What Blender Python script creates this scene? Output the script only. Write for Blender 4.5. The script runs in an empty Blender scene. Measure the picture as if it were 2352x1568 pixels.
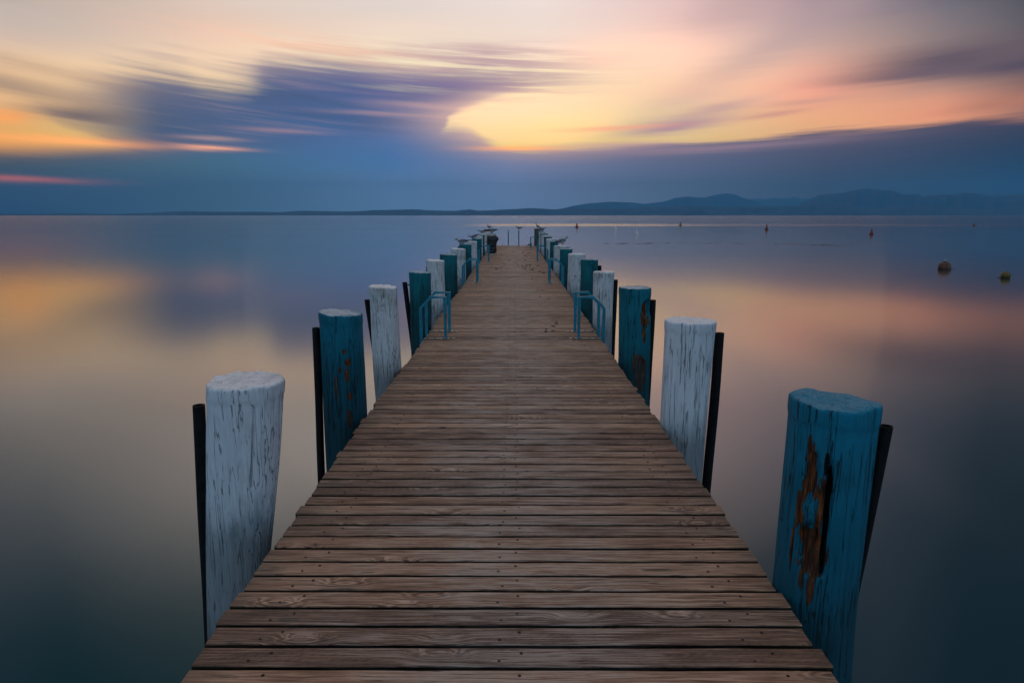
import bpy, bmesh, math, random
from mathutils import Vector, Matrix, noise
R = math.radians
sc = bpy.context.scene
COL = sc.collection
random.seed(11)

# ------------------------------------------------------------------ helpers
def lin(r, g, b):
    f = lambda c: (c/255)/12.92 if c/255 <= 0.04045 else (((c/255)+0.055)/1.055)**2.4
    return (f(r), f(g), f(b), 1.0)

def props(o, label=None, cat=None, group=None, kind=None):
    if label: o['label'] = label
    if cat: o['category'] = cat
    if group: o['group'] = group
    if kind: o['kind'] = kind
    return o

def empty(name, loc=(0, 0, 0), rz=0):
    o = bpy.data.objects.new(name, None)
    COL.objects.link(o); o.location = loc; o.rotation_euler = (0, 0, rz)
    o.empty_display_size = 0.2
    return o

def link(name, bm, mats, parent=None, loc=(0, 0, 0), smooth=True, autosmooth=None):
    me = bpy.data.meshes.new(name)
    bm.normal_update()
    bm.to_mesh(me); bm.free()
    for m in (mats if isinstance(mats, (list, tuple)) else [mats]):
        me.materials.append(m)
    if smooth:
        me.shade_smooth()
        if autosmooth: me.set_sharp_from_angle(angle=R(autosmooth))
    o = bpy.data.objects.new(name, me)
    COL.objects.link(o); o.location = loc
    if parent: o.parent = parent
    return o

def box(bm, x0, x1, y0, y1, z0, z1, bev=0.0, mi=0):
    r = bmesh.ops.create_cube(bm, size=1)
    vs = r['verts']
    for v in vs:
        v.co = Vector((x0+(v.co.x+.5)*(x1-x0), y0+(v.co.y+.5)*(y1-y0), z0+(v.co.z+.5)*(z1-z0)))
    fs = {f for v in vs for f in v.link_faces}
    for f in fs: f.material_index = mi
    if bev:
        es = list({e for v in vs for e in v.link_edges})
        bmesh.ops.bevel(bm, geom=es, offset=bev, segments=2, affect='EDGES', profile=0.5)

def tube(bm, pts, rad, seg=12, cap=True, square=False, mi=0):
    """a bent tube; rad is one number or one per point"""
    pts = [Vector(p) for p in pts]
    rads = rad if isinstance(rad, (list, tuple)) else [rad]*len(pts)
    rings = []
    up0 = None
    for i, p in enumerate(pts):
        d = (pts[min(i+1, len(pts)-1)]-pts[max(i-1, 0)]).normalized()
        k = 1.0
        if 0 < i < len(pts)-1:
            a = (pts[i]-pts[i-1]).normalized(); b = (pts[i+1]-pts[i]).normalized()
            k = 1/max(.4, math.cos(a.angle(b)/2))
        if up0 is None:
            up0 = Vector((0, 1, 0)) if abs(d.y) < .9 else Vector((1, 0, 0))
        s = d.cross(up0).normalized(); u = s.cross(d).normalized()
        up0 = u
        ring = []
        for j in range(seg):
            t = 2*math.pi*j/seg + (math.pi/4 if square else 0)
            ring.append(bm.verts.new(p+s*math.cos(t)*rads[i]*k+u*math.sin(t)*rads[i]))
        rings.append(ring)
    for a, b in zip(rings, rings[1:]):
        for j in range(seg):
            f = bm.faces.new((a[j], a[(j+1) % seg], b[(j+1) % seg], b[j])); f.material_index = mi
    if cap:
        f = bm.faces.new(rings[0][::-1]); f.material_index = mi
        f = bm.faces.new(rings[-1]); f.material_index = mi

def lathe(bm, prof, seg=24, c=(0, 0, 0), mi=0):
    c = Vector(c); rings = []
    for r, z in prof:
        if r < 1e-5: rings.append([bm.verts.new(c+Vector((0, 0, z)))])
        else: rings.append([bm.verts.new(c+Vector((r*math.cos(2*math.pi*j/seg), r*math.sin(2*math.pi*j/seg), z))) for j in range(seg)])
    for a, b in zip(rings, rings[1:]):
        for j in range(seg):
            k = (j+1) % seg
            if len(a) == 1 and len(b) == 1: continue
            if len(a) == 1: vs = (a[0], b[k], b[j])
            elif len(b) == 1: vs = (a[j], a[k], b[0])
            else: vs = (a[j], a[k], b[k], b[j])
            bm.faces.new(vs).material_index = mi

# ------------------------------------------------------- node expression kit
class NT:
    def __init__(s, tree): s.t = tree; s.n = tree.nodes; s.l = tree.links
    def node(s, typ, ins=None, **kw):
        nd = s.n.new(typ)
        for k, v in kw.items(): setattr(nd, k, v)
        for k, v in (ins or {}).items(): s.set(nd.inputs[k], v)
        return nd
    def set(s, sock, v):
        if isinstance(v, E_): s.l.new(v.s, sock)
        elif isinstance(v, bpy.types.NodeSocket): s.l.new(v, sock)
        else: sock.default_value = v
    def m(s, op, a, b=None, c=None, clamp=False):
        nd = s.n.new('ShaderNodeMath'); nd.operation = op; nd.use_clamp = clamp
        s.set(nd.inputs[0], a)
        if b is not None: s.set(nd.inputs[1], b)
        if c is not None: s.set(nd.inputs[2], c)
        return E_(s, nd.outputs[0])
    def smooth(s, v, a, b, x=0.0, y=1.0, typ='SMOOTHSTEP'):
        nd = s.n.new('ShaderNodeMapRange'); nd.interpolation_type = typ
        s.set(nd.inputs[0], v)
        for k, q in zip((1, 2, 3, 4), (a, b, x, y)): s.set(nd.inputs[k], q)
        return E_(s, nd.outputs[0])
    def ramp(s, v, stops, interp='LINEAR'):
        nd = s.n.new('ShaderNodeValToRGB'); cr = nd.color_ramp; cr.interpolation = interp
        s.set(nd.inputs[0], v)
        while len(cr.elements) < len(stops): cr.elements.new(0.5)
        for e, (p, c) in zip(cr.elements, stops): e.position = p
        for e, (p, c) in zip(cr.elements, stops): e.position = p; e.color = c if len(c) == 4 else (*c, 1)
        return nd.outputs[0]
    def mix(s, f, a, b, mode='MIX'):
        nd = s.n.new('ShaderNodeMix'); nd.data_type = 'RGBA'; nd.blend_type = mode
        s.set(nd.inputs[0], f); s.set(nd.inputs[6], a); s.set(nd.inputs[7], b)
        return nd.outputs[2]
    def noise(s, vec, scale, detail=3, rough=.5, dist=0, typ=None):
        nd = s.n.new('ShaderNodeTexNoise')
        s.set(nd.inputs['Vector'], vec); s.set(nd.inputs['Scale'], scale)
        nd.inputs['Detail'].default_value = detail; nd.inputs['Roughness'].default_value = rough
        nd.inputs['Distortion'].default_value = dist
        return E_(s, nd.outputs[0])
    def xyz(s, x, y, z):
        nd = s.n.new('ShaderNodeCombineXYZ')
        for i, q in enumerate((x, y, z)): s.set(nd.inputs[i], q)
        return nd.outputs[0]
    def sep(s, v):
        nd = s.n.new('ShaderNodeSeparateXYZ'); s.set(nd.inputs[0], v)
        return [E_(s, o) for o in nd.outputs]
    def curve(s, v, pts):
        nd = s.n.new('ShaderNodeFloatCurve'); c = nd.mapping.curves[0]
        while len(c.points) < len(pts): c.points.new(.5, .5)
        for p, (x, y) in zip(c.points, pts): p.location = (x, y); p.handle_type = 'AUTO'
        nd.mapping.update(); s.set(nd.inputs['Value'], v)
        return E_(s, nd.outputs[0])
class E_:
    def __init__(s, k, sock): s.k = k; s.s = sock
    def __add__(s, o): return s.k.m('ADD', s, o)
    __radd__ = __add__
    def __sub__(s, o): return s.k.m('SUBTRACT', s, o)
    def __rsub__(s, o): return s.k.m('SUBTRACT', o, s)
    def __mul__(s, o): return s.k.m('MULTIPLY', s, o)
    __rmul__ = __mul__
    def __truediv__(s, o): return s.k.m('DIVIDE', s, o)

def new_mat(name):
    m = bpy.data.materials.new(name); m.use_nodes = True
    m.node_tree.nodes.clear()
    k = NT(m.node_tree)
    bs = k.node('ShaderNodeBsdfPrincipled'); out = k.node('ShaderNodeOutputMaterial')
    k.l.new(bs.outputs[0], out.inputs[0])
    return m, k, bs
def objc(k): return k.node('ShaderNodeTexCoord').outputs['Object']
def bump(k, bs, h, strength, dist):
    nd = k.node('ShaderNodeBump', {'Height': h, 'Strength': strength, 'Distance': dist})
    k.l.new(nd.outputs[0], bs.inputs['Normal'])

# --------------------------------------------------------------- the camera
PITCH = math.atan(290/1568)
cam = bpy.data.cameras.new('camera'); cam.lens = 24; cam.sensor_width = 36
cam.clip_start = .05; cam.clip_end = 90000
co = bpy.data.objects.new('camera', cam); COL.objects.link(co)
co.location = (0, 0, 2.6); co.rotation_euler = (math.pi/2-PITCH, 0, R(.146))
sc.camera = co
sc.view_settings.view_transform = 'Standard'; sc.view_settings.look = 'None'
sc.view_settings.exposure = 0; sc.view_settings.gamma = 1

def ae(X, Y):
    """azimuth / elevation (degrees) of a sight line, from survey readings of the sky"""
    x, y = (X-1176)/1568, (784-Y)/1568
    c, s = math.cos(PITCH), math.sin(PITCH)
    dx, dy, dz = x, c+y*s, y*c-s
    a = math.degrees(math.atan2(dx, dy))-.146
    return a, math.degrees(math.atan2(dz, math.hypot(dx, dy)))

# ------------------------------------------------------------------ the sky
world = bpy.data.worlds.new('World'); sc.world = world; world.use_nodes = True
world.node_tree.nodes.clear()
k = NT(world.node_tree)
tc = k.node('ShaderNodeTexCoord').outputs['Generated']
dx, dy, dz = k.sep(tc)
AZ = k.m('ARCTAN2', dx, dy)*57.29578
EL = k.m('ARCSINE', dz)*57.29578
AZ0, AZR = -60.0, 120.0
azn = k.m('ADD', AZ*(1/AZR), .5, clamp=True)

# direction the wind drew the clouds out in
streak = EL + AZ*.03 - AZ*AZ*.0014
n_fine = k.noise(k.xyz(AZ*.075, streak*2.1, 0.0), 1.0, 5, .62)
n_mid = k.noise(k.xyz(AZ*.035+7.0, streak*.42, 3.0), 1.0, 3, .55)
n_big = k.noise(k.xyz(AZ*.05, EL*.12, 9.0), 1.0, 3, .5)
EW = EL + (n_mid-.5)*2.2 + (n_big-.5)*2.0

HAZE_D, HAZE_END, HAZE_TOP = 1.05e-4, 16000.0, 720.0
HAZE_C = (.0175, .070, .148)                  # light the haze itself sends to the eye
def through_haze(rgb, el):
    # the sky beyond the haze that shows as `rgb` once seen through it
    path = min(HAZE_END/max(.2, math.cos(R(el))), HAZE_TOP/max(1e-4, math.sin(R(max(el, .01)))))
    T = math.exp(-HAZE_D*path)
    return tuple(max(0.0, (q-(1-T)*h)/T) for q, h in zip(lin(*rgb)[:3], HAZE_C))+(1,)

def field(cols, el, vmax=70.0, interp='B_SPLINE'):
    c = None; pa = None; pos = k.m('SQRT', k.m('DIVIDE', el, vmax, clamp=True))
    for X, stops in cols:
        a = ae(X, 300)[0] if X is not None else 0
        st = sorted([(min(1, max(0, (ae(X, Y)[1] if Y > -2000 else e)/vmax))**.5, through_haze(rgb, ae(X, Y)[1] if Y > -2000 else e)) for (Y, rgb, *ee) in stops for e in [ee[0] if ee else 0]], key=lambda q: q[0])
        r = k.ramp(pos, st, interp)
        c = r if c is None else k.mix(k.smooth(AZ, pa, a, typ='LINEAR'), c, r)
        pa = a
    return c
H = -9999
BRIGHT = field([
    (-700, [(330, (120, 85, 70)), (200, (95, 85, 85)), (0, (80, 85, 100)), (H, (60, 75, 100), 40)]),
    (0, [(345, (200, 132, 84)), (300, (205, 152, 92)), (240, (200, 160, 116)), (160, (232, 188, 146)), (80, (212, 188, 164)), (0, (182, 172, 162)), (H, (120, 126, 136), 21), (H, (14, 54, 66), 29), (H, (10, 62, 78), 50)]),
    (500, [(345, (252, 185, 120)), (250, (240, 190, 150)), (120, (238, 200, 176)), (60, (212, 190, 172)), (0, (206, 190, 180)), (H, (246, 232, 222), 21), (H, (44, 82, 90), 29), (H, (20, 82, 96), 50)]),
    (900, [(345, (255, 205, 140)), (250, (250, 205, 170)), (120, (252, 214, 190)), (60, (222, 208, 194)), (0, (205, 200, 198)), (H, (250, 236, 230), 21), (H, (48, 88, 94), 29), (H, (24, 86, 100), 50)]),
    (1240, [(345, (255, 180, 100)), (310, (255, 206, 138)), (250, (255, 212, 168)), (180, (255, 208, 180)), (110, (252, 209, 196)), (0, (226, 212, 210)), (H, (254, 236, 230), 21), (H, (48, 88, 94), 29), (H, (24, 86, 100), 50)]),
    (1550, [(345, (255, 164, 112)), (300, (255, 182, 136)), (240, (254, 192, 158)), (160, (252, 194, 174)), (80, (240, 202, 190)), (0, (214, 188, 186)), (H, (220, 196, 196), 21), (H, (38, 76, 84), 29), (H, (18, 78, 94), 50)]),
    (1850, [(330, (245, 148, 110)), (280, (252, 158, 124)), (220, (220, 152, 132)), (140, (178, 158, 150)), (60, (168, 148, 150)), (0, (150, 134, 146)), (H, (150, 140, 150), 21), (H, (24, 58, 68), 29), (H, (12, 66, 82), 50)]),
    (2150, [(310, (205, 140, 108)), (270, (196, 140, 116)), (200, (146, 128, 122)), (120, (126, 118, 118)), (0, (96, 98, 116)), (H, (80, 85, 100), 22), (H, (60, 75, 100), 50)]),
    (2352, [(290, (150, 112, 100)), (240, (130, 100, 95)), (160, (88, 84, 90)), (60, (78, 82, 92)), (0, (66, 72, 86)), (H, (50, 60, 75), 22), (H, (45, 60, 85), 50)]),
    (3100, [(290, (75, 65, 75)), (150, (50, 56, 68)), (0, (42, 52, 66)), (H, (40, 55, 80), 40)]),
], EW)
BRIGHT = k.mix(k.smooth(EL, 9.0, 15.5, 1.0, .2), BRIGHT, k.mix(1.0, BRIGHT, (1.45, 1.22, 1.12, 1), 'MULTIPLY'))
BANK = field([
    (-700, [(490, (25, 48, 60)), (300, (45, 55, 70))]),
    (0, [(494, (34, 66, 76)), (440, (44, 68, 82)), (380, (62, 80, 92)), (345, (80, 82, 90)), (260, (100, 92, 95))]),
    (500, [(494, (56, 92, 120)), (440, (60, 88, 114)), (385, (56, 98, 124)), (340, (68, 94, 128)), (260, (84, 98, 132))]),
    (900, [(494, (68, 108, 144)), (440, (76, 108, 144)), (385, (56, 104, 152)), (320, (66, 104, 154)), (250, (76, 98, 146))]),
    (1176, [(494, (72, 108, 144)), (430, (86, 112, 148)), (370, (92, 112, 152)), (330, (106, 114, 150))]),
    (1500, [(494, (66, 96, 124)), (430, (70, 94, 122)), (370, (78, 96, 128)), (330, (110, 106, 130))]),
    (1900, [(494, (50, 74, 98)), (420, (48, 72, 98)), (350, (64, 76, 104)), (300, (108, 94, 108))]),
    (2352, [(494, (22, 46, 62)), (420, (24, 46, 66)), (340, (36, 54, 78)), (270, (66, 66, 86))]),
    (3100, [(494, (16, 34, 50)), (300, (24, 38, 60))]),
], EL+(n_big-.5)*1.5)

def ycurve(pts, vmax=22.0):
    q = []
    for X, Y in pts:
        a, e = ae(X, Y); q.append(((a-AZ0)/AZR, e/vmax))
    q = [(0.0, q[0][1])]+q+[(1.0, q[-1][1])]
    return k.curve(azn, q)*vmax
bank_top = ycurve([(-200, 345), (0, 342), (150, 338), (300, 330), (430, 335), (600, 330), (800, 310), (1000, 292), (1060, 292), (1110, 316), (1150, 336), (1200, 346), (1300, 343), (1400, 335),
                   (1500, 330), (1600, 331), (1700, 326), (1900, 307), (2100, 292), (2352, 272), (2600, 262)])
bk_soft = k.smooth(AZ, ae(900, 300)[0], ae(1240, 300)[0], .9, .34)
bmask = k.smooth((bank_top + (n_fine-.5)*1.5 + (n_mid-.5)*.8 - EL)/bk_soft, -1.0, 1.0)
cl_up = ycurve([(-300, 120), (0, 175), (120, 205), (200, 185), (290, 170), (400, 170), (480, 190), (560, 186), (620, 158), (700, 150), (800, 153), (900, 166), (1000, 168), (1100, 158), (1200, 160), (1270, 176), (1330, 215), (1600, 330)])
cl_lo = ycurve([(-300, 170), (0, 215), (110, 262), (140, 288), (200, 310), (280, 342), (400, 380), (600, 390), (900, 380), (1010, 310), (1040, 268), (1100, 240), (1180, 212), (1250, 196), (1330, 190), (1600, 290)])
nz = (n_fine-.5)*3.6+(n_mid-.5)*3.0
cm_u = k.smooth((cl_up + nz - EL), -1.9, 1.5)
cm_l = k.smooth((EL - cl_lo - nz*.35), -.4, .5)
cm_x = k.smooth(AZ, ae(80, 250)[0], ae(380, 250)[0], .25, 1.0)*k.smooth(AZ, ae(1020, 250)[0], ae(1290, 220)[0], 1.0, .25)
cmask = cm_u*cm_l*cm_x
CORE = field([
    (0, [(345, (88, 84, 92)), (250, (104, 96, 100)), (150, (120, 105, 105))]),
    (400, [(345, (68, 90, 120)), (260, (68, 88, 120)), (180, (104, 106, 130))]),
    (800, [(345, (64, 100, 148)), (260, (64, 94, 142)), (190, (74, 92, 136)), (150, (112, 112, 142))]),
    (1150, [(320, (84, 104, 152)), (260, (108, 108, 148)), (200, (122, 110, 144)), (150, (160, 134, 150))]),
], EL)
EDGE = k.mix(.5, CORE, lin(205, 165, 158))
ccol = k.mix(k.smooth(cmask, .25, .85), EDGE, CORE)
# pink light showing through the streaks of the cloud
gap = k.smooth(n_fine+(n_mid-.5)*.3, .50, .74)*k.smooth(EL, 4.5, 6.5)
ccol = k.mix(gap*.34, ccol, lin(196, 160, 166))
ccol = k.mix(k.smooth(n_mid, .52, .36)*.5, ccol, lin(62, 84, 124))
c = k.mix(cmask, BRIGHT, ccol)
c = k.mix(bmask, c, BANK)

def blob(c, X, Y, rx, ry, rgb, a=1.0, slope=0.0, warp=1.0, st=0.0, soft=1.0):
    a0, e0 = ae(X, Y); px = 1/27.4
    u = (AZ-a0)
    v = (EL-e0) - u*slope + (n_fine-.5)*warp*1.3
    u = u+(n_mid-.5)*warp*3.0
    u = u*(1/(rx*px)); v = v*(1/(ry*px)); d = u*u+v*v
    f = k.m('EXPONENT', d*-1.0)*a
    if st: f = f*k.smooth(n_fine, .5-.14*st, .5+.1*st)
    q = through_haze(rgb, e0)
    if rgb[0] > 200: q = (q[0]*1.3, q[1]*1.12, q[2]*1.05, 1)
    return k.mix(f, c, q)
for b in [
    # X, Y, rx, ry, colour, alpha, slope, warp
    (20, 322, 170, 18, (230, 160, 84), .5, .0, .8),
    (8, 268, 40, 12, (235, 155, 62), .6, 0, .5),
    (190, 326, 110, 8, (244, 172, 104), .65, -.02, .4),
    (30, 411, 110, 6, (176, 98, 80), .75, -.015, .25),
    (0, 60, 260, 50, (150, 160, 168), .5, 0, 1),
    (0, 190, 190, 16, (110, 98, 98), .5, -.14, .9),
    (60, 150, 200, 14, (150, 126, 116), .4, -.16, .9),
    (180, 265, 90, 14, (92, 84, 96), .8, -.05, .7),
    (485, 340, 62, 5, (232, 172, 136), .75, -.02, .3),
    (480, 318, 66, 5, (196, 156, 146), .5, -.02, .3),
    (640, 300, 90, 5, (190, 146, 146), .4, -.02, .3),
    (980, 245, 120, 6, (200, 160, 160), .4, -.04, .4),
    (880, 262, 120, 5, (200, 156, 152), .35, -.02, .4),
    (1150, 128, 210, 26, (190, 158, 164), .8, -.02, .8, 1),
    (1130, 165, 200, 26, (170, 142, 158), .8, -.05, .8, 1),
    (1170, 200, 130, 20, (150, 126, 152), .75, -.04, .6, 1),
    (1010, 205, 190, 26, (110, 104, 148), .7, -.06, .6, 1),
    (760, 112, 190, 18, (222, 180, 156), .6, -.08, .5, 1),
    (1240, 300, 170, 44, (255, 212, 148), .7, .02, .6),
    (1190, 250, 170, 36, (255, 216, 182), .6, .1, .6),
    (1200, 341, 90, 5, (255, 176, 90), .8, 0, .2),
    (1560, 288, 110, 15, (170, 138, 150), 1.0, .10, .7),
    (1650, 250, 90, 12, (190, 154, 152), .8, .16, .7),
    (1420, 294, 120, 5, (226, 160, 130), .7, .03, .3),
    (1780, 264, 70, 6, (196, 140, 132), .7, .09, .4),
    (1850, 235, 80, 7, (196, 146, 136), .6, .06, .5),
    (2180, 140, 160, 30, (92, 80, 94), .95, .03, .9),
    (2160, 165, 170, 10, (104, 88, 100), .8, .02, .5),
    (2350, 150, 80, 16, (78, 70, 88), .8, .05, .6),
    (2340, 232, 110, 12, (178, 118, 98), .7, .07, .5),
    (1680, 30, 130, 60, (190, 158, 162), .6, .1, 1),
    (1790, 95, 260, 40, (172, 150, 154), .6, .5, 1.4),
    (1600, 200, 200, 30, (226, 186, 160), .4, .1, 1),
    (1500, 120, 180, 40, (252, 210, 186), .6, .02, 1),
    (1660, 340, 220, 8, (150, 124, 140), .6, .04, .5),
    (1420, 333, 150, 6, (190, 150, 150), .6, .02, .4),
    (1330, 345, 160, 8, (170, 140, 152), .4, .0, .4)]:
    c = blob(c, *b)
# behind the camera: the dim blue side of the evening sky, over a physical sky
nish = k.node('ShaderNodeTexSky', sky_type='NISHITA')
nish.sun_disc = False; nish.sun_elevation = R(4); nish.sun_rotation = R(3.5)
nish.air_density = 1.5; nish.dust_density = 2.0
bg1 = k.node('ShaderNodeBackground', {'Color': nish.outputs[0], 'Strength': .05})
back = k.ramp(k.m('DIVIDE', EL, 90.0, clamp=True), [(0, lin(100, 141, 167)), (.25, lin(126, 167, 198)), (.65, lin(192, 193, 202)), (1, lin(224, 211, 211))])
fb = k.smooth(dy, .5, -.35)
top = k.smooth(EL, 44, 74)
c = k.mix(k.m('MAXIMUM', fb, top), c, back)
c = k.mix(k.smooth(EL, -.6, 0.0, 1.0, 0.0), c, lin(30, 50, 64))
bg2 = k.node('ShaderNodeBackground', {'Color': c, 'Strength': 1.05})
add = k.node('ShaderNodeMixShader', {0: .97}); k.l.new(bg1.outputs[0], add.inputs[1]); k.l.new(bg2.outputs[0], add.inputs[2])
wo = k.node('ShaderNodeOutputWorld'); k.l.new(add.outputs[0], wo.inputs[0])

sun = bpy.data.lights.new('sun', 'SUN'); sun.energy = .04; sun.angle = R(50); sun.color = (1, .72, .45)
so = bpy.data.objects.new('sun', sun); COL.objects.link(so)
so.rotation_euler = Vector((math.sin(R(3.5))*math.cos(R(7)), math.cos(R(3.5))*math.cos(R(7)), math.sin(R(7)))).to_track_quat('Z', 'Y').to_euler()

# ------------------------------------------------------------------ water
mw, k, bs = new_mat('lake_water')
geo = k.node('ShaderNodeNewGeometry').outputs['Position']
px, py, pz = k.sep(geo)
nb = k.noise(k.xyz(px*.004, py*.03, 0.0), 1.0, 3, .5)
yy = py+(nb-.5)*26.0
band = k.smooth(yy, 158, 176)*k.smooth(yy, 190, 222, 1.0, 0.0)*k.smooth(px, -18, 2)*k.smooth(px, 24, 60, 1.0, .2)
calm = k.noise(k.xyz(px*.012, py*.05, 4.0), 1.0, 2, .5)
rough = .100+(calm-.5)*.03+band*.14
bs.inputs['Base Color'].default_value = (.0012, .032, .038, 1)
k.set(bs.inputs['Roughness'], rough)
bs.inputs['IOR'].default_value = 2.05
bm = bmesh.new()
ys = [-550, -60, -10, 0, 5, 10, 20, 40, 80, 160, 320, 700, 1500, 3500, 8000, 16000, 16100]
xs = [-16100, -12000, -6000, -3000, -1200, -500, -200, -80, -30, -10, 0, 10, 30, 80, 200, 500, 1200, 3000, 6000, 12000, 16100]
g = [[bm.verts.new((x, y, 0)) for x in xs] for y in ys]
for a, b in zip(g, g[1:]):
    for i in range(len(xs)-1): bm.faces.new((a[i], a[i+1], b[i+1], b[i]))
props(link('water', bm, mw), kind='structure', label='smooth blurred lake water mirroring the sunset')

# ------------------------------------------------------------------ hills
mh, k, bs = new_mat('hill_forest')
geo = k.node('ShaderNodeNewGeometry').outputs['Position']
h1 = k.noise(geo, .0022, 5, .6); h2 = k.noise(geo, .02, 3, .6)
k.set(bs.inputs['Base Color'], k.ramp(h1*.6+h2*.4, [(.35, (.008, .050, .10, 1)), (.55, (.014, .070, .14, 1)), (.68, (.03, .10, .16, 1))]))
bs.inputs['Roughness'].default_value = .95
ms, k, bs = new_mat('snowy_mountain')
geo = k.node('ShaderNodeNewGeometry').outputs['Position']
_, _, hz = k.sep(geo)
sn = k.smooth(hz+(k.noise(geo, .006, 4, .6)-.5)*260.0, 290, 350)
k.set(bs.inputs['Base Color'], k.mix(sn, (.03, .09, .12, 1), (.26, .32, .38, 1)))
bs.inputs['Roughness'].default_value = .9

def ridge(name, label, prof, dist, depth, mat, rough=1.0, seed=0, step=3.0):
    """a range of hills: foot towards the lake, crest at `dist`, back slope behind"""
    bm = bmesh.new(); rows = []
    nt = 9
    X0, X1 = prof[0][0], prof[-1][0]
    n = int((X1-X0)/step)
    for i in range(n+1):
        X = X0+(X1-X0)*i/n
        for (xa, ya), (xb, yb) in zip(prof, prof[1:]):
            if X <= xb+1e-6: break
        t = (X-xa)/(xb-xa); t2 = t*t*(3-2*t)
        Y = ya+(yb-ya)*(.5*t+.5*t2)
        a, e = ae(X, Y)
        hgt = max(1.0, dist*math.tan(R(max(e, .0)))+2.6)
        hgt *= 1+.05*rough*noise.noise(Vector((X*.12, seed, 0)))+.055*rough*noise.noise(Vector((X*.3, seed, 5)))+.04*rough*noise.noise(Vector((X*.9, seed, 7)))
        col = []
        for j in range(nt+3):
            s = j/nt
            d = dist-depth*(1-s)
            f = math.sin(min(s, 1)*math.pi/2)**1.3 if s <= 1 else 1-(s-1)*1.6
            spur = noise.noise(Vector((X*.045, s*2.3, seed+3)))*.28*math.sin(min(1, s)*math.pi)
            z = hgt*max(0, f+spur)-(2.0 if j == 0 else 0)
            z = min(z, (d*math.tan(R(e))*.97+2) if j < nt else z)
            ar = R(a)
            col.append(bm.verts.new((d*math.sin(ar), d*math.cos(ar), z)))
        rows.append(col)
    for p, q in zip(rows, rows[1:]):
        for j in range(nt+2): bm.faces.new((p[j], q[j], q[j+1], p[j+1]))
    return props(link(name, bm, mat), kind='structure', label=label)
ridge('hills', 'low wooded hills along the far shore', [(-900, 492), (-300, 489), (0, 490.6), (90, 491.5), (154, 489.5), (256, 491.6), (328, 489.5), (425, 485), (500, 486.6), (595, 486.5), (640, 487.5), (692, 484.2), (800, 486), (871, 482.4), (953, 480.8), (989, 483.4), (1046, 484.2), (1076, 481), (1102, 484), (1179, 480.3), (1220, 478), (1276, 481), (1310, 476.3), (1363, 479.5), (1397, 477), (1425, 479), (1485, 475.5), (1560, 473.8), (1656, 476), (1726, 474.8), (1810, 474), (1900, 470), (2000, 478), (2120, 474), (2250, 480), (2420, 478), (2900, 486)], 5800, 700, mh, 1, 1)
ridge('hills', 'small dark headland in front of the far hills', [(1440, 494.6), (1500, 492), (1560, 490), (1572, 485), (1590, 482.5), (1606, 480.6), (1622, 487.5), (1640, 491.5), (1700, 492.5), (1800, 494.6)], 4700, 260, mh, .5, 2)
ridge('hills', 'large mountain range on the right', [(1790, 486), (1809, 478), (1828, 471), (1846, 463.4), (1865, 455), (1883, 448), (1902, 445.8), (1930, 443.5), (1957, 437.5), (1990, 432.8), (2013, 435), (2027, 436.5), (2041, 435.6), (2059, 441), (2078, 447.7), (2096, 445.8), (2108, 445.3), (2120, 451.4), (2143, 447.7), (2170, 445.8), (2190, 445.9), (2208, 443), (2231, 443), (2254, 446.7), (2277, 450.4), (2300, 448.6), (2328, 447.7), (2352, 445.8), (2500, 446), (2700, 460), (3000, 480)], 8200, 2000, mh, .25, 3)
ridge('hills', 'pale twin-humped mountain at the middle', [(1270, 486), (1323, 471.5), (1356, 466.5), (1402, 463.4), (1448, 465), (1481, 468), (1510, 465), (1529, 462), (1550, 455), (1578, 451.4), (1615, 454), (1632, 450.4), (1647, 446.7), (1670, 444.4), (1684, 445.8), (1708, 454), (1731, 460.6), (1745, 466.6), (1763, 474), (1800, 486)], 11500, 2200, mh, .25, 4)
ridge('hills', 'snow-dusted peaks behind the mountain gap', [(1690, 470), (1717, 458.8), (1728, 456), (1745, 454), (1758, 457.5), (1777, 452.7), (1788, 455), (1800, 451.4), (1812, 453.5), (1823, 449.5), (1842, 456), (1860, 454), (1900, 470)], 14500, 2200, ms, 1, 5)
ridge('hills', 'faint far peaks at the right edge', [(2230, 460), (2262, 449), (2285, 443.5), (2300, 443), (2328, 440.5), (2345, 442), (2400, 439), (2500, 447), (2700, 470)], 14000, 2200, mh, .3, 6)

# ------------------------------------------------------------------ haze
bm = bmesh.new(); box(bm, -16500, 16500, -600, 16200, -4, HAZE_TOP)
mz = bpy.data.materials.new('lake_haze'); mz.use_nodes = True; mz.node_tree.nodes.clear()
k = NT(mz.node_tree)
pv = k.node('ShaderNodeVolumePrincipled', {'Color': (.15, .50, .86, 1), 'Density': HAZE_D, 'Anisotropy': .0})
ou = k.node('ShaderNodeOutputMaterial'); k.l.new(pv.outputs[0], ou.inputs['Volume'])
props(link('haze', bm, mz, smooth=False), kind='stuff', label='thin blue evening haze over the lake')

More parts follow.
